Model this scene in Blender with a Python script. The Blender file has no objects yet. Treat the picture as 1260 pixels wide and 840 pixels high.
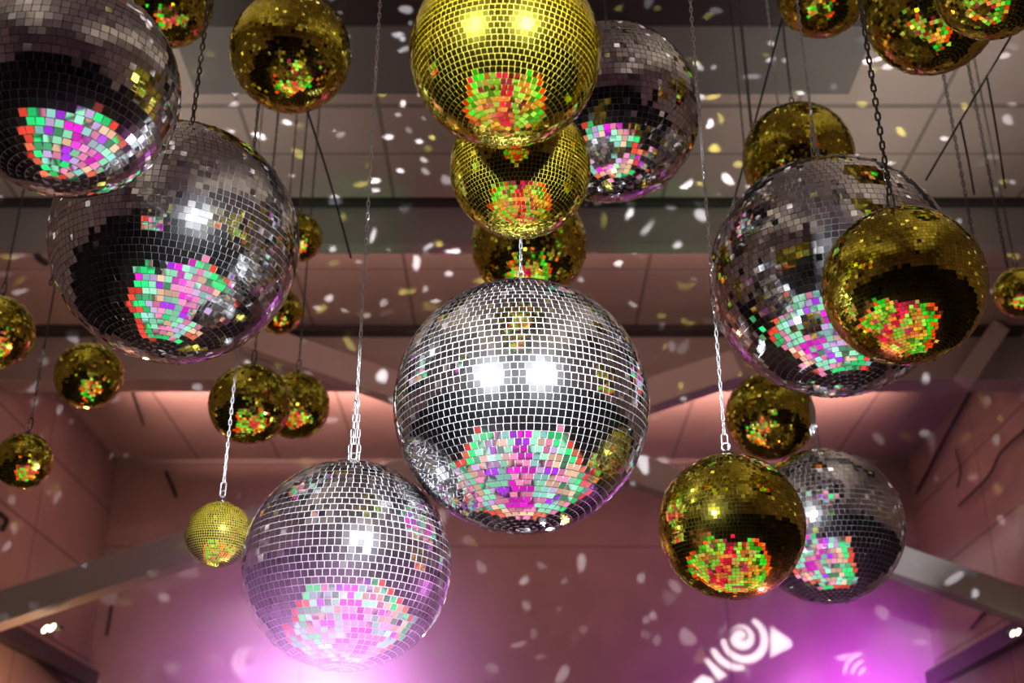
import bpy, math, random
from mathutils import Vector, Matrix, Quaternion

R = math.radians
SC = bpy.context.scene
COL = SC.collection

# ------------------------------------------------------------------ camera
CAM_Z = 1.6                 # metres above the floor
PITCH = R(25.0)
FPX = 1500.0                # focal length in pixels at 1260 wide
CX, CY = 630.0, 420.0
CPOS = Vector((0, 0, CAM_Z))
FWD = Vector((0, math.cos(PITCH), math.sin(PITCH)))
UP = Vector((0, -math.sin(PITCH), math.cos(PITCH)))
RT = Vector((1, 0, 0))

def ray(px, py):
    return (FWD * FPX + RT * (px - CX) + UP * (CY - py)).normalized()

def on_z(px, py, z):
    d = ray(px, py)
    return CPOS + d * ((z - CPOS.z) / d.z)

def on_y(px, py, y):
    d = ray(px, py)
    return CPOS + d * (y / d.y)

def on_x(px, py, x):
    d = ray(px, py)
    return CPOS + d * (x / d.x)

cam_d = bpy.data.cameras.new('camera')
cam = bpy.data.objects.new('camera', cam_d)
COL.objects.link(cam)
cam.location = CPOS
cam.rotation_euler = (R(90) + PITCH, 0, 0)
cam_d.sensor_width = 36.0
cam_d.lens = FPX / 1260.0 * 36.0
cam_d.dof.use_dof = True
cam_d.dof.focus_distance = 4.45
cam_d.dof.aperture_fstop = 2.0
cam_d.clip_end = 200
SC.camera = cam

# ------------------------------------------------------------------ node helpers
def new_mat(name):
    m = bpy.data.materials.new(name)
    m.use_nodes = True
    nt = m.node_tree
    for n in list(nt.nodes):
        if n.type != 'OUTPUT_MATERIAL':
            nt.nodes.remove(n)
    out = [n for n in nt.nodes if n.type == 'OUTPUT_MATERIAL'][0]
    return m, nt, out

def math_node(nt, op, a, b=None, c=None):
    n = nt.nodes.new('ShaderNodeMath'); n.operation = op
    for i, v in enumerate((a, b, c)):
        if v is None: continue
        if isinstance(v, (int, float)): n.inputs[i].default_value = v
        else: nt.links.new(v, n.inputs[i])
    return n.outputs[0]

def mix_col(nt, fac, a, b):
    n = nt.nodes.new('ShaderNodeMix'); n.data_type = 'RGBA'
    ins = [i for i in n.inputs if i.type == 'RGBA']
    for s, v in zip(ins, (a, b)):
        if isinstance(v, tuple): s.default_value = (*v, 1)
        else: nt.links.new(v, s)
    if isinstance(fac, (int, float)): n.inputs[0].default_value = fac
    else: nt.links.new(fac, n.inputs[0])
    return [o for o in n.outputs if o.type == 'RGBA'][0]

def principled(name, col, rough=.5, metal=0.0, noise=None, spec=None):
    m, nt, out = new_mat(name)
    p = nt.nodes.new('ShaderNodeBsdfPrincipled')
    p.inputs['Base Color'].default_value = (*col, 1)
    p.inputs['Roughness'].default_value = rough
    p.inputs['Metallic'].default_value = metal
    if spec is not None: p.inputs['Specular IOR Level'].default_value = spec
    if noise:
        scale, amt = noise
        tc = nt.nodes.new('ShaderNodeTexCoord')
        nz = nt.nodes.new('ShaderNodeTexNoise'); nz.inputs['Scale'].default_value = scale
        nz.inputs['Detail'].default_value = 4
        nt.links.new(tc.outputs['Object'], nz.inputs['Vector'])
        dark = tuple(c * (1 - amt) for c in col); lite = tuple(min(1, c * (1 + amt)) for c in col)
        nt.links.new(mix_col(nt, nz.outputs['Fac'], dark, lite), p.inputs['Base Color'])
    nt.links.new(p.outputs[0], out.inputs[0])
    return m

def seam_mat(name, col, axis_lines, noise=(1.3, .22), rough=.8):
    """lining cloth with thin dark welded seams at given coordinates: [(axis, coord, halfwidth)]"""
    m, nt, out = new_mat(name)
    p = nt.nodes.new('ShaderNodeBsdfPrincipled')
    p.inputs['Roughness'].default_value = rough
    p.inputs['Specular IOR Level'].default_value = .2
    tc = nt.nodes.new('ShaderNodeTexCoord')
    sx = nt.nodes.new('ShaderNodeSeparateXYZ')
    nt.links.new(tc.outputs['Object'], sx.inputs[0])
    nz = nt.nodes.new('ShaderNodeTexNoise'); nz.inputs['Scale'].default_value = noise[0]
    nz.inputs['Detail'].default_value = 5
    nt.links.new(tc.outputs['Object'], nz.inputs['Vector'])
    base = mix_col(nt, nz.outputs['Fac'], tuple(c * (1 - noise[1]) for c in col), tuple(c * (1 + noise[1]) for c in col))
    acc = None
    for ax, co, hw in axis_lines:
        d = math_node(nt, 'ABSOLUTE', math_node(nt, 'SUBTRACT', sx.outputs[ax], co))
        l = math_node(nt, 'LESS_THAN', d, hw)
        acc = l if acc is None else math_node(nt, 'MAXIMUM', acc, l)
    if acc is not None:
        base = mix_col(nt, math_node(nt, 'MULTIPLY', acc, .5), base, (col[0] * .12, col[1] * .11, col[2] * .11))
    nt.links.new(base, p.inputs['Base Color'])
    bmp = nt.nodes.new('ShaderNodeBump'); bmp.inputs['Strength'].default_value = .25
    nt.links.new(nz.outputs['Fac'], bmp.inputs['Height'])
    nt.links.new(bmp.outputs[0], p.inputs['Normal'])
    nt.links.new(p.outputs[0], out.inputs[0])
    return m

CEIL_COL = (.50, .415, .37)
H = CAM_Z + 6.0             # ceiling height
WX = 5.8                    # half width of the hall
WY = 17.0                   # end wall
M_CEIL = seam_mat('ceiling_lining', CEIL_COL,
                  [(0, x, .018) for x in (-4.6, -3.4, -2.25, -1.1, .5, 1.4, 2.35, 3.5, 4.7)] +
                  [(1, 8.28, .03), (1, 8.98, .014), (1, 11.1, .012), (1, -2, .03), (1, 2, .03)])
M_WALL = seam_mat('side_lining', (.46, .37, .33),
                  [(2, z, .016) for z in (3.6, 4.7, 5.8, 6.8)] + [(1, y, .016) for y in (4.5, 9.2, 11.6, 14.4)])
M_END = seam_mat('end_lining', (.46, .37, .34), [(2, 6.3, .01), (0, -2.9, .01), (0, 3.0, .01)])
M_BEAM = principled('painted_beam', (.42, .38, .35), .55, noise=(3, .15))
M_BRACE = principled('grey_brace_paint', (.50, .46, .43), .5, noise=(4, .1))
M_DARKBEAM = principled('dark_beam', (.045, .04, .038), .5, noise=(3, .2))
M_PANEL = principled('grey_ceiling_panel', (.19, .175, .165), .8, noise=(2, .15))
M_FLOOR = principled('black_floor', (.012, .011, .012), .6, noise=(5, .3))
M_DRAPE = principled('black_drape', (.012, .010, .012), .9, noise=(5, .3))
M_CABLE = principled('black_cable', (.012, .011, .011), .5)
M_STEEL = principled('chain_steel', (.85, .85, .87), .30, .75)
M_STEEL_SHADED = principled('shaded_chain_steel', (.16, .15, .145), .45, 1.0)  # same steel as the bright chains, with shade put into the colour
M_DARKSTEEL = principled('cap_steel', (.10, .10, .11), .35, 1.0)

def mirror_mat(name, c1, c2, rough):
    m, nt, out = new_mat(name)
    p = nt.nodes.new('ShaderNodeBsdfPrincipled')
    p.inputs['Metallic'].default_value = 1
    p.inputs['Roughness'].default_value = rough
    at = nt.nodes.new('ShaderNodeAttribute'); at.attribute_name = 'tone'
    cc = mix_col(nt, at.outputs['Fac'], c1, c2)
    nt.links.new(cc, p.inputs['Base Color'])
    g = nt.nodes.new('ShaderNodeBsdfGlossy'); g.inputs['Roughness'].default_value = .30   # broad lobe spreading lamp highlights into haze-like halos
    nt.links.new(cc, g.inputs['Color'])
    mx = nt.nodes.new('ShaderNodeMixShader'); mx.inputs[0].default_value = .05
    nt.links.new(p.outputs[0], mx.inputs[1]); nt.links.new(g.outputs[0], mx.inputs[2])
    nt.links.new(mx.outputs[0], out.inputs[0])
    return m
M_SILVER = mirror_mat('silver_mirror', (.80, .80, .81), (.95, .95, .96), .035)
M_GOLD = mirror_mat('gold_mirror', (.62, .53, .035), (.95, .84, .10), .03)
def grout(name, col, rough, metal):
    m, nt, out = new_mat(name)
    p = nt.nodes.new('ShaderNodeBsdfPrincipled')
    p.inputs['Base Color'].default_value = (*col, 1)
    p.inputs['Roughness'].default_value = rough
    p.inputs['Metallic'].default_value = metal
    nt.links.new(p.outputs[0], out.inputs[0]); return m
M_GROUT_S_LIT = grout('white_backing_lit', (.70, .70, .71), .55, .0)
M_GROUT_G_LIT = grout('gold_backing_lit', (.55, .48, .04), .5, .0)
M_GROUT_S_UNLIT = grout('white_backing_unlit', (.26, .26, .265), .45, .0)  # unlit copy of the white backing, shade put into its colour
M_GROUT_G_UNLIT = grout('gold_backing_unlit', (.16, .135, .012), .45, .0)  # unlit copy of the gold backing, darkened the same way

# ------------------------------------------------------------------ object helpers
def mesh_obj(name, verts, faces, mats, parent=None, smooth=False, mat_idx=None):
    me = bpy.data.meshes.new(name)
    me.from_pydata(verts, [], faces)
    for m in (mats if isinstance(mats, (list, tuple)) else [mats]):
        me.materials.append(m)
    if smooth:
        me.polygons.foreach_set('use_smooth', [True] * len(me.polygons))
    if mat_idx: me.polygons.foreach_set('material_index', mat_idx)
    me.update()
    o = bpy.data.objects.new(name, me)
    COL.objects.link(o)
    if parent: o.parent = parent
    return o

def empty(name, loc, label, cat, group=None):
    o = bpy.data.objects.new(name, None)
    COL.objects.link(o); o.location = loc; o.empty_display_size = .1
    o['label'] = label; o['category'] = cat
    if group: o['group'] = group
    return o

def tag(o, label, cat, group=None):
    o['label'] = label; o['category'] = cat
    if group: o['group'] = group
    return o

def struct(o):
    o['kind'] = 'structure'; return o

def box_geo(x0, x1, y0, y1, z0, z1):
    v = [(x, y, z) for x in (x0, x1) for y in (y0, y1) for z in (z0, z1)]
    f = [(0, 1, 3, 2), (4, 6, 7, 5), (0, 4, 5, 1), (2, 3, 7, 6), (0, 2, 6, 4), (1, 5, 7, 3)]
    return v, f

def box(name, x0, x1, y0, y1, z0, z1, m):
    v, f = box_geo(x0, x1, y0, y1, z0, z1)
    return mesh_obj(name, v, f, m)

def tube_geo(pts, r, n=6, closed=False):
    pts = [Vector(p) for p in pts]
    V, F = [], []
    N = len(pts)
    prev = None
    for i, p in enumerate(pts):
        if closed: t = (pts[(i + 1) % N] - pts[i - 1]).normalized()
        else: t = (pts[min(i + 1, N - 1)] - pts[max(i - 1, 0)]).normalized()
        if prev is None:
            a = Vector((1, 0, 0)) if abs(t.x) < .8 else Vector((0, 1, 0))
            u = (a - t * a.dot(t)).normalized()
        else:
            u = (prev - t * prev.dot(t)).normalized()
        prev = u
        w = t.cross(u)
        for k in range(n):
            th = 2 * math.pi * k / n
            V.append(tuple(p + (u * math.cos(th) + w * math.sin(th)) * r))
    for i in range(N if closed else N - 1):
        j = (i + 1) % N
        for k in range(n):
            l = (k + 1) % n
            F.append((i * n + k, i * n + l, j * n + l, j * n + k))
    if not closed:
        F.append(tuple(range(n))[::-1]); F.append(tuple((N - 1) * n + k for k in range(n)))
    return V, F

def smooth_path(ctrl, k=8):
    pts = []
    c = [Vector(p) for p in ctrl]
    c = [c[0] * 2 - c[1]] + c + [c[-1] * 2 - c[-2]]
    for i in range(1, len(c) - 2):
        for s in range(k):
            t = s / k
            a, b, d, e = c[i - 1], c[i], c[i + 1], c[i + 2]
            pts.append(.5 * ((2 * b) + (d - a) * t + (2 * a - 5 * b + 4 * d - e) * t * t + (3 * b - a - 3 * d + e) * t ** 3))
    pts.append(c[-2])
    return pts

# ------------------------------------------------------------------ the hall
YB = -9.0
struct(box('ceiling', -WX - .2, WX + .2, YB - .2, WY + .2, H, H + .15, M_CEIL))
struct(box('floor', -WX - .2, WX + .2, YB - .2, WY + .2, -.2, -.02, M_FLOOR))
struct(box('wall_left', -WX - .2, -WX, YB, WY, -.02, H, M_WALL))
struct(box('wall_right', WX, WX + .2, YB, WY, -.02, H, M_WALL))
struct(box('wall_front', -WX, WX, WY, WY + .2, -.02, H, M_END))
struct(box('wall_rear', -WX, WX, YB - .2, YB, -.02, H, M_WALL))
# black drapes hanging on the lower walls (folded cloth), behind and beside the dance floor
def drape(name, a, b, z0, z1, nrm):
    a, b, nrm = Vector(a), Vector(b), Vector(nrm)
    L = (b - a).length; n = int(L / .08)
    V, F = [], []
    for i in range(n + 1):
        p = a.lerp(b, i / n) + nrm * (.10 + .04 * math.sin(i * .9) + .02 * math.sin(i * .37))
        V += [(p.x, p.y, z0), (p.x, p.y, z1)]
    for i in range(n):
        F.append((2 * i, 2 * i + 2, 2 * i + 3, 2 * i + 1))
    o = mesh_obj(name, V, F, M_DRAPE, smooth=True)
    md = o.modifiers.new('thick', 'SOLIDIFY'); md.thickness = .01
    return struct(o)
drape('trim_1', (-WX, YB, 0), (WX, YB, 0), 0, 3.6, (0, 1, 0))
drape('trim_2', (-WX, YB, 0), (-WX, 9.5, 0), 0, 3.2, (1, 0, 0))
drape('trim_3', (WX, YB, 0), (WX, 9.5, 0), 0, 3.2, (-1, 0, 0))

# cross beams under the ceiling
struct(box('trim_4', -WX, WX, 6.1, 6.88, H - .32, H, M_DARKBEAM))          # dark beam at the very top of the picture
struct(box('trim_5', -WX, WX, 6.88, 6.93, H - .06, H, M_BEAM))
struct(box('trim_6', -WX, WX, 9.80, 9.98, H - .44, H, M_BEAM))
struct(box('trim_7', -WX, WX, 9.70, 9.80, H - .05, H, M_DARKBEAM))
struct(box('trim_8', -WX, WX, 12.60, 12.95, H - .60, H, M_BEAM))
struct(box('trim_9', -WX, WX, 12.42, 12.60, H - .07, H, M_DARKBEAM))
struct(box('trim_10', -WX, WX, WY - .05, WY, H - .08, H, M_BEAM))
# behind the camera the same frames repeat
struct(box('trim_11', -WX, WX, 1.0, 1.2, H - .4, H, M_BEAM))
struct(box('trim_12', -WX, WX, -4.2, -3.9, H - .5, H, M_BEAM))
# darker grey panel on the ceiling
struct(box('trim_13', -2.55, 2.72, 7.25, 8.08, H - .03, H, M_PANEL))
# eave beams
struct(box('trim_14', -WX, -WX + .16, 9.5, WY, 4.34, 4.54, M_DARKBEAM))
struct(box('trim_15', WX - .16, WX, 9.5, WY, 4.34, 4.54, M_DARKBEAM))

# diagonal X brace, flat box beams standing in front of the deep frame
def bar(name, p, q, h, d, m, y):
    """box beam from p to q (x,z centre line), height h, depth d along y"""
    p, q = Vector(p), Vector(q)
    t = (q - p).normalized(); n = Vector((-t.y, t.x))
    if n.y < 0: n = -n
    V = []
    for c in (p, q):
        for s in (-1, 1):
            for yy in (y, y + d):
                w = c + n * s * h / 2
                V.append((w.x, yy, w.y))
    F = [(0, 1, 3, 2), (4, 6, 7, 5), (0, 4, 5, 1), (2, 3, 7, 6), (0, 2, 6, 4), (1, 5, 7, 3)]
    o = mesh_obj(name, V, F, m)
    bv = o.modifiers.new('bevel', 'BEVEL'); bv.width = .012; bv.segments = 2
    return struct(o)
BY = 12.2
def xz(px, py, y=BY):
    v = on_y(px, py, y); return (v.x, v.z)
bar('trim_16', xz(-40, 765), xz(905, 452), .32, .28, M_BRACE, BY - .14)
bar('trim_17', xz(1300, 748), xz(300, 402), .32, .24, M_BRACE, BY + .15)
bar('trim_18', (5.45, H - .1), (4.95, H - .75), .20, .2, M_BRACE, BY)

def shell(px, py, gap=.06):
    d = ray(px, py)
    t = min((H - gap - CPOS.z) / d.z, (WX - gap) / abs(d.x) if abs(d.x) > 1e-6 else 1e9, (WY - gap) / d.y)
    return CPOS + d * t
# cables along the lining
cab = [
 ('cable', [shell(30, 296), shell(42, 304), shell(48, 318), shell(58, 324)], .035, 'thick black cable end kinked on the upper left lining'),
 ('cable', [shell(158, 470), shell(166, 492), shell(176, 522)], .012, 'thin black cable hanging below the small gold ball at left'),
 ('cable', [shell(204, 580), shell(211, 596), shell(217, 611)], .022, 'short black cable on left lining above the diagonal beam'),
 ('cable', [shell(0, 632), shell(8, 640), shell(3, 652)], .03, 'black cable loop at the left picture edge'),
 ('cable', [shell(0, 742), shell(9, 756), shell(12, 778), shell(40, 806), shell(74, 836), shell(90, 850)], .03, 'black cable running down the eave beam in the lower left corner'),
 ('cable', [shell(1222, 425), shell(1196, 478), shell(1165, 535), shell(1128, 606)], .022, 'long black cable slanting down the right lining beside the big silver ball'),
 ('cable', [shell(1262, 528), shell(1232, 556), shell(1216, 586), shell(1180, 622)], .016, 'black cable sagging on the right lining near the picture edge'),
 ('cable', [shell(1176, 552), shell(1182, 578), shell(1178, 600)], .014, 'short black cable dangling at the middle of the right lining'),
 ('cable', [shell(1213, 752), shell(1204, 762), shell(1195, 773)], .02, 'short black cable under the right diagonal beam'),
 ('cable', [shell(137, 745), shell(134, 765), shell(131, 782)], .022, 'short black cable on the end wall under the left diagonal beam'),
]
for nm, pts, r, lab in cab:
    V, F = tube_geo(smooth_path(pts), r, 7)
    tag(mesh_obj(nm, V, F, M_CABLE, smooth=True), lab, 'cable')
# slack support wires between ceiling and chains
wires = [
 ([(373, 120), (405, 220), (432, 318)], 7.2, .006, 'slanting thin dark wire left of the long silver chain'),
 ([(1236, 58), (1190, 135), (1139, 222)], 7.2, .006, 'slanting dark wire on the right ceiling below the top gold balls'),
 ([(1182, 150), (1192, 200), (1199, 240)], 7.2, .006, 'short dark wire hanging from the slanting wire at right'),
 ([(1214, 92), (1226, 160), (1237, 232)], 7.4, .006, 'dark wire hanging near the right picture edge'),
 ([(940, 108), (921, 180), (899, 262)], 7.4, .0055, 'dark wire slanting down behind the gold ball above the big silver ball'),
]
for pp, dist, r, lab in wires:
    pts = [CPOS + ray(*p) * dist for p in pp]
    if pp[0][0] in (373, 1236, 940):        # run on up to the ceiling
        dv = pts[0] - pts[1]; pts.insert(0, pts[0] + dv * ((H - pts[0].z) / max(.05, dv.z)))
    V, F = tube_geo(smooth_path(pts), r, 6)
    tag(mesh_obj('wire', V, F, M_CABLE, smooth=True), lab, 'wire')

# small twin lamp on the left brace end
def twin_lamp(c, label, s=1.0):
    e = empty('wall_lamp', c, label, 'lamp')
    V, F = [], []
    v, f = box_geo(-.09 * s, .22 * s, .0, .09, -.03 * s, .03 * s); V += v; F += f
    mesh_obj('lamp_bracket', V, F, M_CABLE, e)
    m, nt, out = new_mat('warm_bulb')
    em = nt.nodes.new('ShaderNodeEmission'); em.inputs[0].default_value = (1, .82, .5, 1); em.inputs[1].default_value = 9
    nt.links.new(em.outputs[0], out.inputs[0])
    for k in (0, 1):
        V, F = [], []
        n = 12
        t = Vector((.55, 0, .83)); u = Vector((.83, 0, -.55)); w = Vector((0, 1, 0))
        for i in range(9):
            a = math.pi * i / 8
            for j in range(n):
                b = 2 * math.pi * j / n
                p = t * math.cos(a) * .075 * s + (u * math.cos(b) + w * math.sin(b)) * math.sin(a) * .035 * s
                V.append(tuple(p + Vector((k * .11 * s, -.04, -.05 * s + k * .015))))
        for i in range(8):
            for j in range(n):
                F.append((i * n + j, (i + 1) * n + j, (i + 1) * n + (j + 1) % n, i * n + (j + 1) % n))
        mesh_obj('bulb', V, F, m, e, smooth=True)
twin_lamp(on_y(58, 771, BY + .05), 'small lamp with two glowing oval bulbs under the left diagonal beam', .6)
twin_lamp(on_y(1244, 777, BY + .05), 'small lamp with two glowing oval bulbs at the right picture edge', .5)

# ------------------------------------------------------------------ dance floor (its glow is what the mirrors show)
random.seed(5)
PAL = {'R': (1.0, .07, .04), 'O': (.95, .18, .08), 'G': (.02, .80, .20), 'M': (.85, .01, .62), 'V': (.40, .02, .75),
       'P': (.95, .26, .46), 'N': (.33, .88, .54), 'C': (.95, .55, .36), 'L': (.50, .35, .62), 'D': (.25, .03, .03), 'T': (.30, .70, .60), 'E': (.06, .35, .15)}
ROWS = [  # index 0 = centre column, 6 = border; first row = edge nearest the camera
 "MVMPGGR", "VNTLGDR", "MNCPGEO", "MNNVNGR", "PTNLNGR", "MNPCEGO", "PTVPLGR",
 "MNNPCGR", "PTLMNEO", "MPNCNGR", "MNVPCGR", "PNTCPGO", "CONPGER", "PORGRRR"]
nx = 14; cell = 7.0 / nx
V, F, MI, mats, idx = [], [], [], [], {}
def led(key, s):
    k = (key, s)
    if k not in idx:
        m, nt, out = new_mat('led_panel_' + str(len(idx)))
        em = nt.nodes.new('ShaderNodeEmission')
        em.inputs[0].default_value = (*PAL[key], 1); em.inputs[1].default_value = s * 1.1
        nt.links.new(em.outputs[0], out.inputs[0])
        idx[k] = len(mats); mats.append(m)
    return idx[k]
Y0 = .75
for j in range(14):
    for i in range(nx):
        a = abs(i - 6.5) - .5; a = int(a)
        key = ROWS[j][a]
        if random.random() < .22 and a not in (0,): key = random.choice('NPCGLMVTE')
        s = random.choice((1.0, 1.35, .75))
        x0, y0 = -3.5 + i * cell, Y0 + j * cell
        g = .012
        b = len(V)
        V += [(x0 + g, y0 + g, .03), (x0 + cell - g, y0 + g, .03), (x0 + cell - g, y0 + cell - g, .03), (x0 + g, y0 + cell - g, .03)]
        F.append((b, b + 1, b + 2, b + 3)); MI.append(led(key, s))
dfl = empty('dance_floor', (0, Y0 + 3.5, 0), 'glowing dance floor of red, green and magenta light squares mirrored in the balls', 'dance floor')
o = mesh_obj('light_panels', [(x, y - Y0 - 3.5, z) for x, y, z in V], F, mats, dfl, mat_idx=MI)
v, f = box_geo(-3.55, 3.55, -3.55, 3.55, -.02, .028)
mesh_obj('floor_frame', v, f, M_DRAPE, dfl)

# ------------------------------------------------------------------ mirror balls
def ball_mesh(key, radius, step, jitter, seed, gap=.10):
    """tile mesh (quads on slabs) of a mirror ball: rows of small flat mirrors, each tilted a little"""
    rnd = random.Random(seed)
    V, F, T = [], [], []
    rows = max(8, int(round(math.pi / step)))
    st = math.pi / rows
    tz = radius * .002
    off = 0.0
    lastn = 0
    patch = {}
    for r in range(rows):
        th = (r + .5) * st                      # from the top pole
        circ = 2 * math.pi * math.sin(th)
        n = max(4, int(round(circ / st)))
        if abs(n - lastn) > 0: pass
        off += rnd.choice((0, 0, .5, .25)) * st
        lastn = n
        rowtilt = rnd.gauss(0, jitter * .35)
        for k in range(n):
            ph = off + 2 * math.pi * k / n
            if r in (0,): continue
            pk = (r // 4, int(k / n * 14))
            if pk not in patch: patch[pk] = (rnd.gauss(0, jitter * .5), rnd.gauss(0, jitter * .5))
            c = Vector((math.sin(th) * math.cos(ph), math.sin(th) * math.sin(ph), math.cos(th)))
            e = Vector((-math.sin(ph), math.cos(ph), 0)); s = c.cross(e)
            big = rnd.choice((4.0, 6.5)) if (rnd.random() < .11 and jitter > R(.5)) else 1.0
            t1 = rnd.gauss(0, jitter * big) + patch[pk][0]; t2 = rnd.gauss(0, jitter * big) + patch[pk][1] + rowtilt
            w = (circ / n) * radius * (1 - gap) / 2; h = st * radius * (1 - gap) / 2
            w0 = w * (math.sin(th - st / 2) / math.sin(th)) if th - st / 2 > 0 else 0
            w1 = w * (math.sin(th + st / 2) / math.sin(th))
            w0 = max(w * .3, min(w * 1.3, w0)); w1 = max(w * .3, min(w * 1.3, w1))
            if abs(th - math.pi / 2) < 1.1: w0 = w1 = w
            rr = radius * math.cos(st / 2)
            base = c * (rr - tz); top = c * (rr + tz)
            b = len(V)
            corners = ((-w1, -h), (w1, -h), (w0, h), (-w0, h))   # s points down? sign settled below
            for cc, dz in ((base, 0), (top, 1)):
                for u, v_ in corners:
                    tilt = (u * math.tan(t1) + v_ * math.tan(t2)) if dz else 0
                    V.append(tuple(cc + e * u - s * v_ * -1 * -1 + c * tilt))
            F += [(b + 4, b + 5, b + 6, b + 7), (b, b + 1, b + 5, b + 4), (b + 1, b + 2, b + 6, b + 5), (b + 2, b + 3, b + 7, b + 6), (b + 3, b, b + 4, b + 7)]
            T += [rnd.random()] * 8
    me = bpy.data.meshes.new('mirror_tiles_' + key)
    me.from_pydata(V, [], F)
    at = me.attributes.new('tone', 'FLOAT', 'POINT')
    at.data.foreach_set('value', T)
    me.update()
    return me

def sphere_geo(r, nu=64, nv=32):
    V = [(0, 0, r)]; F = []
    for i in range(1, nv):
        a = math.pi * i / nv
        for j in range(nu):
            b = 2 * math.pi * j / nu
            V.append((r * math.sin(a) * math.cos(b), r * math.sin(a) * math.sin(b), r * math.cos(a)))
    V.append((0, 0, -r))
    for j in range(nu): F.append((0, 1 + j, 1 + (j + 1) % nu))
    for i in range(nv - 2):
        for j in range(nu):
            a = 1 + i * nu + j; b = 1 + i * nu + (j + 1) % nu
            F.append((a, a + nu, b + nu, b))
    l = len(V) - 1; s = 1 + (nv - 2) * nu
    for j in range(nu): F.append((l, s + (j + 1) % nu, s + j))
    return V, F

def lathe(profile, n=24):
    V, F = [], []
    for r, z in profile:
        for k in range(n):
            a = 2 * math.pi * k / n
            V.append((r * math.cos(a), r * math.sin(a), z))
    for i in range(len(profile) - 1):
        for k in range(n):
            F.append((i * n + k, i * n + (k + 1) % n, (i + 1) * n + (k + 1) % n, (i + 1) * n + k))
    F.append(tuple(range(n))[::-1]); F.append(tuple((len(profile) - 1) * n + k for k in range(n)))
    return V, F

def link_geo(L, W, r, n=5, seg=4):
    """stadium shaped chain link in the XZ plane, centred"""
    pts = []
    hw = W / 2 - r; hl = L / 2 - W / 2
    for i in range(seg + 1):
        a = math.pi * i / seg
        pts.append((hw * math.cos(a), 0, hl + hw * math.sin(a)))
    for i in range(seg + 1):
        a = math.pi + math.pi * i / seg
        pts.append((hw * math.cos(a), 0, -hl + hw * math.sin(a)))
    return tube_geo(pts, r, n, closed=True)

def chain_geo(z0, z1, L, W, r, seed=1, bow=0.0):
    rnd = random.Random(seed)
    lv, lf = link_geo(L, W, r)
    V, F = [], []
    pitch = L - 2 * r * 1.6
    n = int((z1 - z0) / pitch) + 1
    tw = rnd.random() * 3; dr = rnd.uniform(-.06, .06)
    for i in range(n):
        a = tw + (math.pi / 2 if i % 2 else 0) + i * dr + rnd.gauss(0, .12)
        ca, sa = math.cos(a), math.sin(a)
        b = len(V)
        zc = z0 + i * pitch + L / 2
        for x, y, z in lv:
            V.append((x * ca - y * sa, x * sa + y * ca, z + zc))
        F += [tuple(q + b for q in f) for f in lf]
    return V, F

def solve_ball(cx, cy, rpx, rm):
    dx, dy = cx - CX, cy - CY
    c = math.hypot(dx, dy)
    th = math.atan(c / FPX)
    for _ in range(30):
        # rpx taken as mean of the two semi axes
        lo, hi = .001, .5
        for _ in range(40):
            al = (lo + hi) / 2
            rad = FPX * (math.tan(th + al) - math.tan(th - al)) / 2
            tan_ = FPX * math.sin(al) / math.sqrt(max(1e-6, math.cos(th) ** 2 - math.sin(al) ** 2))
            if (rad + tan_) / 2 > rpx: hi = al
            else: lo = al
        cc = FPX * (math.tan(th + al) + math.tan(th - al)) / 2
        th += (c - cc) / FPX * .8
    rr = math.tan(th) * FPX
    k = rr / c if c > 1e-6 else 1
    d = ray(CX + dx * k, CY + dy * k)
    return CPOS + d * (rm / math.sin(al))

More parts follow.
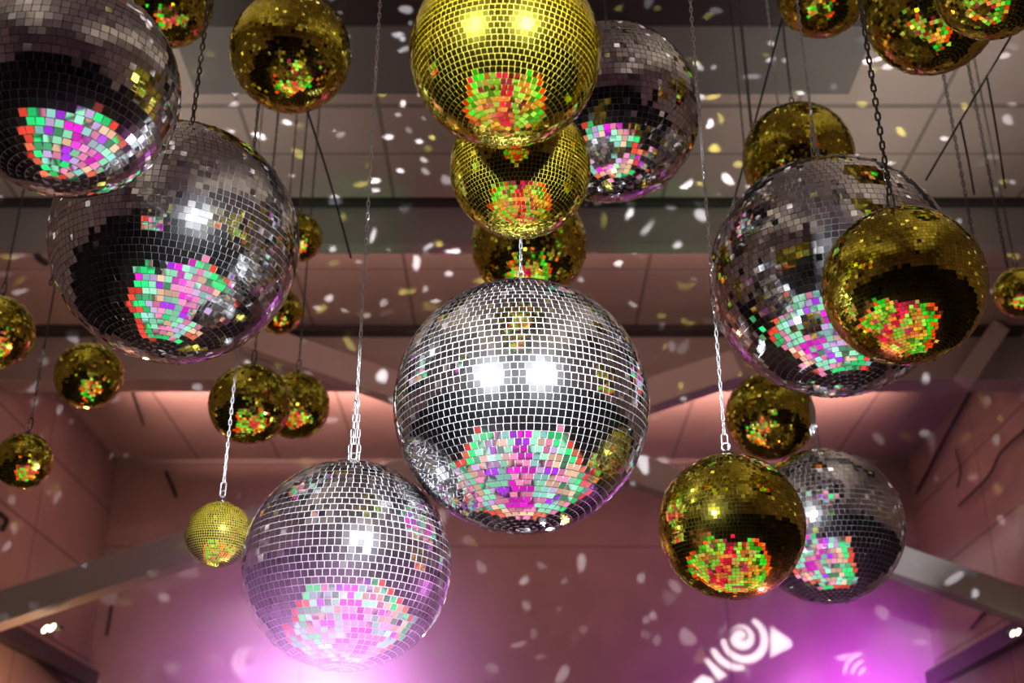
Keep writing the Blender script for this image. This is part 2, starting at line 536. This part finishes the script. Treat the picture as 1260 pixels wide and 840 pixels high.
#  key, cx, cy, r px, radius m, colour, tile size m, tile tilt deg, label, chain label
BALLS = [
 ('A', 641.6, 499.5, 158.0, .50, 'S', .0272, .35, 'large bright silver mirror ball hanging in the very centre', 'short steel chain above the central silver ball'),
 ('B', 426.0, 696.0, 130.0, .40, 'S', .0266, .8, 'silver mirror ball at bottom left of centre, its base in purple glow', 'long silver chain with doubled end above the purple lit silver ball'),
 ('C', 213.0, 297.0, 153.0, .50, 'S', .0270, .9, 'big silver mirror ball on the left, partly behind the corner ball', 'dark chain rising from the big silver ball on the left'),
 ('D', 79.0, 106.0, 141.0, .35, 'S', .0265, .6, 'large silver mirror ball cut off by the top left corner', 'chain of the silver ball in the top left corner'),
 ('E', 751.0, 137.0, 112.0, .42, 'S', .0270, 1.3, 'dim silver mirror ball behind the bright gold ball at top', 'thin chain above the dim silver ball at top'),
 ('F', 1027.0, 339.0, 152.0, .55, 'S', .0295, 1.2, 'big silver mirror ball at right, half covered by a gold ball', 'thin sparkling chain of the big silver ball at right'),
 ('G', 1114.0, 351.0, 101.0, .28, 'G', .0138, .9, 'gold mirror ball hanging in front of the big silver ball at right', 'dark chunky chain holding the gold ball in front of big silver ball'),
 ('H', 621.7, 63.0, 119.5, .30, 'G', .0180, .3, 'brightly lit yellow gold mirror ball cut by the top edge, centre', 'chain of the bright gold ball at the top centre'),
 ('I', 640.0, 207.0, 87.0, .25, 'G', .0145, .7, 'gold mirror ball directly below the bright yellow gold one', 'chain of the middle gold ball in the central column'),
 ('J', 651.0, 301.0, 71.0, .30, 'G', .0180, 1.6, 'dull gold mirror ball peeking out above the central silver ball', 'chain of the lowest gold ball in the central column'),
 ('K', 357.0, 64.0, 75.5, .30, 'G', .0175, 1.3, 'gold mirror ball at the top left of centre, top just cut', 'chain of the gold ball at top left of centre'),
 ('L', 205.0, 2.0, 58.0, .25, 'G', .0175, 1.8, 'gold mirror ball at top edge behind the corner silver ball', 'chain of the gold ball behind the corner silver ball'),
 ('M', 1012.0, -10.0, 57.5, .25, 'G', .0170, 1.5, 'gold mirror ball showing only its base at top edge, left of two', 'chain of the gold ball at the top right edge, leftmost'),
 ('N', 1147.0, 9.0, 85.0, .30, 'G', .0190, 1.3, 'large gold mirror ball at top right, overlapped by the corner one', 'chain of the large gold ball at top right'),
 ('O', 1223.0, -25.0, 76.0, .22, 'G', .0170, 1.0, 'gold mirror ball in the top right corner, mostly out of frame', 'chain of the gold ball in the top right corner'),
 ('P', 983.0, 193.0, 69.0, .30, 'G', .0150, 1.6, 'gold mirror ball behind the top of the big silver ball at right', 'chain of the gold ball behind the big silver ball at right'),
 ('Q', -6.0, 408.0, 48.0, .20, 'G', .0150, 1.8, 'gold mirror ball half cut by the left picture edge', 'chain of the gold ball cut by the left edge'),
 ('R', 109.0, 462.0, 42.5, .20, 'G', .0160, 1.8, 'small gold mirror ball below the big silver ball on the left', 'chain of the small gold ball below the big silver ball'),
 ('S', 29.0, 567.0, 36.0, .15, 'G', .0150, 1.8, 'small gold mirror ball lowest at the left edge', 'chain of the lowest gold ball at the left edge'),
 ('T', 307.0, 497.0, 50.5, .21, 'G', .0150, 1.6, 'gold mirror ball in front of a slightly smaller gold one', 'chain of the front ball in the gold pair left of centre'),
 ('U', 363.5, 499.0, 42.0, .20, 'G', .0170, 1.8, 'gold mirror ball tucked behind the right side of another gold ball', 'chain of the rear ball in the gold pair left of centre'),
 ('V', 343.5, 383.0, 28.5, .15, 'G', .0160, 1.8, 'tiny gold mirror ball half hidden low behind the left silver ball', 'chain of the lower tiny gold ball behind the left silver ball'),
 ('W', 365.5, 292.0, 31.0, .15, 'G', .0160, 1.8, 'tiny gold mirror ball half hidden beside the left silver ball, upper', 'chain of the upper tiny gold ball beside the left silver ball'),
 ('X', 268.5, 657.0, 41.5, .146, 'G', .0110, .4, 'small brightly lit gold mirror ball left of the purple lit silver ball', 'thin chain with carabiner above the small bright gold ball'),
 ('Y', 1256.0, 359.5, 33.0, .15, 'G', .0160, 1.8, 'small gold mirror ball cut by the right picture edge', 'chain of the small gold ball at the right edge'),
 ('Z', 948.0, 512.0, 55.0, .25, 'G', .0160, 1.8, 'dim gold mirror ball above and between the lower right pair', 'chain of the dim gold ball above the lower right pair'),
 ('1', 901.0, 647.5, 90.8, .27, 'G', .0142, .9, 'gold mirror ball lower right, in front of a silver ball', 'long fine chain holding the lower right gold ball'),
 ('2', 1017.0, 647.5, 97.0, .40, 'S', .0270, .9, 'silver mirror ball lower right, partly behind a gold ball', 'short silver chain above the lower right silver ball'),
]
POS = {}
for i, (key, cx, cy, rpx, rm, colr, tile, jit, lab, clab) in enumerate(BALLS):
    c = solve_ball(cx, cy, rpx, rm)
    POS[key] = c
    g = 'silver mirror balls' if colr == 'S' else 'gold mirror balls'
    e = empty('mirror_ball', c, lab, 'mirror ball', g)
    rnd = random.Random(100 + i)
    e.rotation_euler = (R(rnd.gauss(0, 1.0)), R(rnd.gauss(0, 1.0)), rnd.random() * 6.28)
    core_m = {'S': M_GROUT_S_LIT, 'G': M_GROUT_G_LIT}[colr] if key in 'ABHIX' else {'S': M_GROUT_S_UNLIT, 'G': M_GROUT_G_UNLIT}[colr]  # balls in the follow spots get the lit tone, the rest the unlit
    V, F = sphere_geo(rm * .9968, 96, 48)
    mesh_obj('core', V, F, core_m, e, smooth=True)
    me = ball_mesh(key, rm, tile / rm, R(jit), 10 + i, gap=.10 if key in 'ABHI' else .19 if key == 'X' else .075)  # gaps widened on spot-lit balls so more bright backing shows
    me.materials.append(M_SILVER if colr == 'S' else M_GOLD)
    t = bpy.data.objects.new('mirror_tiles', me); COL.objects.link(t); t.parent = e
    cr = rm * .13 if rm > .3 else rm * .16
    zt = math.sqrt(rm * rm - cr * cr)
    V, F = lathe([(cr, zt - .004), (cr * 1.02, zt + .004), (cr * .96, rm + .006), (cr * .3, rm + .010), (cr * .25, rm + .022), (.006, rm + .024)])
    mesh_obj('top_cap', V, F, M_DARKSTEEL, e, smooth=False)
    rr = .016
    pts = [(rr * math.cos(a), 0, rm + .022 + rr + rr * math.sin(a)) for a in [2 * math.pi * k / 14 for k in range(14)]]
    V, F = tube_geo(pts, .0035, 6, closed=True)
    mesh_obj('hanging_eye', V, F, M_STEEL, e, smooth=True)
    # chain
    top = rm + .05
    chunky = key in ('G', 'C', 'D')
    L, W, r_ = (.046, .024, .0042) if chunky else (.036, .016, .0026)
    if key == 'B': L, W, r_ = .040, .016, .0026
    ce = empty('hanging_chain', (c.x, c.y, c.z + top - .018), clab, 'chain', 'chains holding the mirror balls')
    zend = H - (c.z + top - .018)
    # do not run through the dark beam
    if 6.1 < c.y < 6.88: zend -= .32
    V, F = chain_geo(.055, zend, L, W, r_, seed=i)
    csm = M_STEEL if key in 'AB12XF' else M_STEEL_SHADED  # bright steel for lit chains, shade-toned copy for the others
    mesh_obj('chain_links', V, F, csm, ce, smooth=True)
    V, F = link_geo(.078, .030, .0036, n=7, seg=6)
    mesh_obj('carabiner', [(x, y, z + .028) for x, y, z in V], F, csm, ce, smooth=True)
    if key in ('B', 'F', '2'):
        V, F = [], []
        for sx in (-.022, .022):
            lv, lf = link_geo(.040, .016, .0026)
            for k in range(8):
                b = len(V); tt = (k + .5) / 8
                ca, sa = (1, 0) if k % 2 else (0, 1)
                for x, y, z in lv:
                    V.append((x * ca - y * sa + sx * (1 - tt * .9), x * sa + y * ca + .012, z + k * .033 + .01))
                F += [tuple(q + b for q in f) for f in lf]
        mesh_obj('doubled_strand', V, F, M_STEEL, ce, smooth=True)

# further bare chains dropping from the ceiling behind the left group and the right group
for i, (px, py, dist, lab) in enumerate([
    (934, 250, 7.3, 'dark chain ending behind the big silver ball, furthest left of the right group'),
    (300, 300, 6.6, 'dark chain dropping behind the top of the big left silver ball'),
    (62, 352, 7.0, 'dark chain running down between the left edge gold balls'),
    (1240, 330, 7.6, 'dark chain on the ceiling at the right picture edge'),
    (1199, 300, 7.8, 'dark chain dropping right of the big silver ball')]):
    c = CPOS + ray(px, py) * dist
    ce = empty('hanging_chain', (c.x, c.y, c.z), lab, 'chain', 'bare chains from the ceiling')
    V, F = chain_geo(.0, H - c.z, .046, .022, .004, seed=70 + i)
    mesh_obj('chain_links', V, F, M_STEEL_SHADED, ce, smooth=True)

# ------------------------------------------------------------------ lights
def light(name, typ, loc, energy, col, radius=.1, target=None, size=None, blend=.5):
    d = bpy.data.lights.new(name, typ)
    d.energy = energy; d.color = col
    d.shadow_soft_size = radius
    if typ == 'SPOT':
        d.spot_size = R(size); d.spot_blend = blend
    o = bpy.data.objects.new(name, d); COL.objects.link(o); o.location = loc
    if target is not None:
        o.rotation_euler = (Vector(target) - Vector(loc)).to_track_quat('-Z', 'Y').to_euler()
    return o

# two white follow spots behind the viewer, aimed at the central balls
def aim(loc, az, el):
    a, e = R(az), R(el)
    return Vector(loc) + Vector((math.sin(a) * math.cos(e), math.cos(a) * math.cos(e), math.sin(e)))
l1, l2 = (-2.6, -1.0, 3.85), (1.6, -1.0, 3.85)
light('follow_spot', 'SPOT', l1, 4500, (.90, .94, 1.0), .14, aim(l1, 29.5, -1.5), 18, .35)
light('follow_spot', 'SPOT', l2, 4500, (.93, .95, 1.0), .14, aim(l2, -21.0, -5.0), 23, .30)
# added fill strips, unseen from below, brightening the ceiling above the balls
for sx in (-1, 1):
    st = light('ceiling_fill', 'AREA', (sx * 3.0, 2.2, 5.6), 60, (1.0, .95, .83), .1, (sx * 2.6, 2.2, H + .6))  # below the ceiling by more than two metres, so the wash is even
    st.data.shape = 'RECTANGLE'; st.data.size = .15; st.data.size_y = 14.5; st.data.spread = R(125)
    st.rotation_euler = (0, R(180), 0)
# faint green party lights on the middle beam
for px, e in ((440, 60), (815, 60)):
    tp = on_y(px, 272, 9.8)
    light('green_party_light', 'SPOT', (tp.x * .8, 8.2, 3.2), e, (.10, 1.0, .45), .05, tp, 17, 1.0)
light('pink_party_light', 'SPOT', (-.8, 8.2, 3.2), 60, (1.0, .25, .45), .05, on_y(560, 300, 9.8), 18, 1.0)
# pink cove light hidden behind the deep frame
cove = light('cove_light', 'AREA', (0, 13.12, H - .55), 190, (1.0, .47, .40), .1, (0, 15.0, H + .5))
cove.data.spread = R(52)
cove.data.shape = 'RECTANGLE'; cove.data.size = 9.4; cove.data.size_y = .12
cove2 = light('cove_light', 'AREA', (-.3, 10.08, H - .40), 30, (1.0, .50, .42), .1, (-.3, 12.2, H + .3))
cove2.data.shape = 'RECTANGLE'; cove2.data.size = 9; cove2.data.size_y = .1
# orange light on the lower left wall
light('amber_wash', 'POINT', (-5.0, 13.6, 3.0), 60, (1.0, .45, .22), .15)
# purple washes on the end wall
light('purple_wash', 'SPOT', (5.0, 16.05, 4.05), 120, (.62, .0, 1.0), .15, (4.85, 17, 4.1), 150, .6)
light('purple_wash', 'SPOT', (-3.0, 15.9, 3.9), 55, (.60, .0, 1.0), .15, (-3.0, 17, 4.0), 150, .6)
light('purple_wash', 'SPOT', (2.6, 15.5, 3.6), 26, (.70, .03, 1.0), .15, (2.2, 17, 4.0), 150, .6)
# moving heads just below the picture, in thin stage smoke
def smoke(name, c, r, dens):
    V, F = sphere_geo(r, 32, 16)
    m, nt, out = new_mat('stage_smoke')
    vs = nt.nodes.new('ShaderNodeVolumeScatter')
    vs.inputs['Color'].default_value = (1, 1, 1, 1)
    tc = nt.nodes.new('ShaderNodeTexCoord')
    ln = nt.nodes.new('ShaderNodeVectorMath'); ln.operation = 'LENGTH'
    nt.links.new(tc.outputs['Object'], ln.inputs[0])
    mr = nt.nodes.new('ShaderNodeMapRange'); mr.interpolation_type = 'SMOOTHSTEP'
    nt.links.new(ln.outputs['Value'], mr.inputs[0])
    mr.inputs[1].default_value = r * .98; mr.inputs[2].default_value = r * .1
    mr.inputs[3].default_value = 0; mr.inputs[4].default_value = dens
    nt.links.new(mr.outputs[0], vs.inputs['Density'])
    vs.inputs['Anisotropy'].default_value = .45
    nt.links.new(vs.outputs[0], out.inputs['Volume'])
    o = mesh_obj(name, V, F, m, smooth=True); o.location = c
    o['kind'] = 'stuff'
    return o
h1 = Vector((-.55, 3.80, CAM_Z + .50)); h2 = Vector((1.22, 4.95, CAM_Z + .70))
light('moving_head', 'SPOT', h1, 95, (.98, .38, 1.0), .03, CPOS, 165, .8)
light('moving_head', 'POINT', h1 + Vector((0, .05, 0)), 5, (1.0, .3, .95), .03)
light('moving_head', 'POINT', h2 + Vector((0, .05, 0)), 9, (.9, .25, 1.0), .03)
light('moving_head', 'SPOT', h2, 75, (.95, .20, .85), .03, CPOS, 165, .8)
tag(smoke('smoke_haze', h1 + Vector((0, -.25, 0)), .80, .30), 'pinkish purple smoke haze glowing under the lower left silver ball', 'smoke')
tag(smoke('smoke_haze', h2 + Vector((0, -.25, 0)), .80, .065), 'purple smoke haze glowing under the lower right silver ball', 'smoke')

def speck_light(loc, energy, col, scale, thr, seed, warp=.035):  # added lamp, stands in for light specks the mirror balls would throw
    d = bpy.data.lights.new('added_speck_lamp', 'POINT')
    d.energy = energy; d.color = (1, 1, 1); d.shadow_soft_size = .012
    d.use_nodes = True
    nt = d.node_tree
    em = [n for n in nt.nodes if n.type == 'EMISSION'][0]
    tc = nt.nodes.new('ShaderNodeTexCoord')
    mp = nt.nodes.new('ShaderNodeMapping')
    mp.inputs['Rotation'].default_value = (seed * .7, seed * 1.3, seed * .4)
    nt.links.new(tc.outputs['Normal'], mp.inputs[0])
    nz = nt.nodes.new('ShaderNodeTexNoise'); nz.inputs['Scale'].default_value = 26
    nz.inputs['Detail'].default_value = 0
    nt.links.new(mp.outputs[0], nz.inputs['Vector'])
    va = nt.nodes.new('ShaderNodeVectorMath'); va.operation = 'MULTIPLY_ADD'
    nt.links.new(nz.outputs['Color'], va.inputs[0])
    va.inputs[1].default_value = (warp,) * 3
    nt.links.new(mp.outputs[0], va.inputs[2])
    vo = nt.nodes.new('ShaderNodeTexVoronoi'); vo.inputs['Scale'].default_value = scale
    nt.links.new(va.outputs[0], vo.inputs['Vector'])
    sp = nt.nodes.new('ShaderNodeSeparateColor'); nt.links.new(vo.outputs['Color'], sp.inputs[0])
    mr = nt.nodes.new('ShaderNodeMapRange')
    mr.inputs['From Min'].default_value = thr; mr.inputs['From Max'].default_value = thr * .75
    nt.links.new(vo.outputs['Distance'], mr.inputs['Value'])
    pw = math_node(nt, 'MAXIMUM', math_node(nt, 'MULTIPLY_ADD', sp.outputs[0], 2.5, -1.5), 0.0)
    st = math_node(nt, 'MULTIPLY', mr.outputs[0], pw)
    sz = nt.nodes.new('ShaderNodeSeparateXYZ'); nt.links.new(tc.outputs['Normal'], sz.inputs[0])
    up_n = nt.nodes.new('ShaderNodeMapRange'); nt.links.new(sz.outputs[2], up_n.inputs[0])
    up_n.inputs[1].default_value = .05; up_n.inputs[2].default_value = .75
    up_n.inputs[3].default_value = .12; up_n.inputs[4].default_value = 1.0
    up = math_node(nt, 'MULTIPLY', up_n.outputs[0], math_node(nt, 'GREATER_THAN', sz.outputs[2], .05))
    st = math_node(nt, 'MULTIPLY', st, up)
    em.inputs['Color'].default_value = (*col, 1)
    nt.links.new(st, em.inputs['Strength'])
    o = bpy.data.objects.new('added_speck_lamp', d); COL.objects.link(o); o.location = loc
    return o
speck_light((.30, 5.7, 2.45), 9500, (.86, .90, 1.0), 33, .25, 1)
speck_light((-.5, 5.9, 2.3), 8000, (.88, .90, 1.0), 31, .25, 2.7)
speck_light((.6, 6.1, 2.4), 4200, (.75, .72, .16), 28, .24, 4.1)

# pattern projector throwing a white swirl and arcs on the end wall
def gobo(loc, energy):
    loc = Vector(loc)
    d = bpy.data.lights.new('pattern_projector', 'POINT'); d.energy = energy; d.shadow_soft_size = .02
    d.use_nodes = True; nt = d.node_tree
    em = [n for n in nt.nodes if n.type == 'EMISSION'][0]
    tc = nt.nodes.new('ShaderNodeTexCoord')
    sp = nt.nodes.new('ShaderNodeSeparateXYZ'); nt.links.new(tc.outputs['Normal'], sp.inputs[0])
    M = lambda op, *a: math_node(nt, op, *a)
    X, Y, Z = sp.outputs
    fwd = M('GREATER_THAN', Y, .2)
    yy = M('MAXIMUM', Y, .01)
    k = (WY - loc.y)
    wx = M('MULTIPLY', M('DIVIDE', X, yy), k)      # metres on the wall from the lamp axis
    wz = M('MULTIPLY', M('DIVIDE', Z, yy), k)
    def frame(px, py):
        p = on_y(px, py, WY); q = on_y(px + 1, py, WY); r = on_y(px, py - 1, WY)
        u = M('DIVIDE', M('SUBTRACT', wx, p.x - loc.x), q.x - p.x)
        v = M('DIVIDE', M('SUBTRACT', wz, p.z - loc.z), r.z - p.z)
        return u, v
    def soft(x, w=1.5):      # 0..1 across the edge
        n = nt.nodes.new('ShaderNodeMapRange'); nt.links.new(x, n.inputs[0])
        n.inputs[1].default_value = -w; n.inputs[2].default_value = w
        return n.outputs[0]
    def convex(u, v, pts):   # counter clockwise
        acc = None
        for (x0, y0), (x1, y1) in zip(pts, pts[1:] + pts[:1]):
            L = math.hypot(x1 - x0, y1 - y0); nx_, ny_ = -(y1 - y0) / L, (x1 - x0) / L
            dd = M('MULTIPLY_ADD', u, nx_, M('MULTIPLY_ADD', v, ny_, -(x0 * nx_ + y0 * ny_)))
            acc = dd if acc is None else M('MINIMUM', acc, dd)
        return soft(acc)
    def disc(u, v, x, y, r):
        du, dv = M('SUBTRACT', u, x), M('SUBTRACT', v, y)
        rr = M('SQRT', M('ADD', M('MULTIPLY', du, du), M('MULTIPLY', dv, dv)))
        return M('SUBTRACT', r, rr)
    out = []
    u, v = frame(913, 784)
    # inner disc with a spiral cut
    ang = M('ARCTAN2', v, u)
    rr = M('SQRT', M('ADD', M('MULTIPLY', u, u), M('MULTIPLY', v, v)))
    core = soft(M('SUBTRACT', 15.0, rr))
    cut = M('ABSOLUTE', M('SUBTRACT', rr, M('MULTIPLY_ADD', ang, 2.6, 6.0)))
    cutm = soft(M('SUBTRACT', cut, 1.6), 1.0)
    out.append(M('MULTIPLY', core, cutm))
    rad = M('MULTIPLY_ADD', M('COSINE', M('SUBTRACT', ang, -.5)), 2.5, 25.5)
    wd = M('MULTIPLY_ADD', M('COSINE', M('SUBTRACT', ang, -.9)), 1.4, 3.4)
    ring = soft(M('SUBTRACT', wd, M('ABSOLUTE', M('SUBTRACT', rr, rad))))
    a2 = M('ABSOLUTE', M('WRAP', M('SUBTRACT', ang, -1.05), math.pi, -math.pi))
    out.append(M('MULTIPLY', ring, soft(M('SUBTRACT', 2.0, a2), .06)))
    out.append(convex(u, v, [(33, -24), (61, -11), (59, -3), (37, 13)]))
    a = soft(disc(u, v, -8, -8, 32)); b = soft(M('MULTIPLY', disc(u, v, -1, 2, 36), -1.0))
    out.append(M('MULTIPLY', M('MULTIPLY', a, b), convex(u, v, [(-45, -50), (0, -50), (0, -14), (-45, -14)])))
    out.append(convex(u, v, [(-48, -27), (-33, -52), (-22, -46), (-44, -26)]))
    out.append(convex(u, v, [(-64, -56), (-60, -66), (-36, -64), (-40, -50), (-52, -46)]))
    # concentric arcs at right
    u, v = frame(1068, 832)
    ang = M('ARCTAN2', v, u)
    rr = M('SQRT', M('ADD', M('MULTIPLY', u, u), M('MULTIPLY', v, v)))
    band = soft(M('SUBTRACT', M('SINE', M('MULTIPLY_ADD', rr, .68, 1.2)), .25), .3)
    msk = M('MULTIPLY', soft(M('SUBTRACT', 34.0, rr)), soft(M('SUBTRACT', .62, M('ABSOLUTE', M('SUBTRACT', ang, 2.35))), .15))
    out.append(M('MULTIPLY', M('MULTIPLY', band, msk), .8))
    out.append(M('MULTIPLY', convex(u, v, [(-48, 26), (-28, 20), (0, 34), (-12, 33), (-28, 27)]), .6))
    # crescents at left
    u, v = frame(295, 812)
    for cx_, s_ in ((-2, 1.0), (7, 1.0), (24, .5)):
        a = soft(disc(u, v, cx_ + 18, 0, 24 if s_ > .6 else 20)); b = soft(M('MULTIPLY', disc(u, v, cx_ + 23, 0, 25 if s_ > .6 else 22), -1.0))
        out.append(M('MULTIPLY', M('MULTIPLY', M('MULTIPLY', a, b), convex(u, v, [(-30, -17 * s_), (40, -17 * s_), (40, 17 * s_), (-30, 17 * s_)])), .75 * s_))
    tot = out[0]
    for o_ in out[1:]: tot = M('MAXIMUM', tot, o_)
    tot = M('MULTIPLY', tot, fwd)
    em.inputs['Color'].default_value = (.92, .95, 1, 1)
    nt.links.new(tot, em.inputs['Strength'])
    o = bpy.data.objects.new('pattern_projector', d); COL.objects.link(o); o.location = loc
gobo((1.2, 8.0, 1.4), 11000)

# world: almost dark hall
w = bpy.data.worlds.new('night'); SC.world = w; w.use_nodes = True
w.node_tree.nodes['Background'].inputs[0].default_value = (.02, .016, .018, 1)
w.node_tree.nodes['Background'].inputs[1].default_value = 1

SC.view_settings.view_transform = 'Standard'
SC.view_settings.look = 'None'
SC.view_settings.exposure = 0
SC.view_settings.gamma = 1
SC.view_settings.use_curve_mapping = False
cy = SC.cycles
cy.max_bounces = 6; cy.glossy_bounces = 5; cy.diffuse_bounces = 2; cy.transmission_bounces = 0
cy.volume_bounces = 0
cy.sample_clamp_indirect = 6
cy.caustics_reflective = False
cy.use_denoising = True
cy.volume_step_rate = 2.0
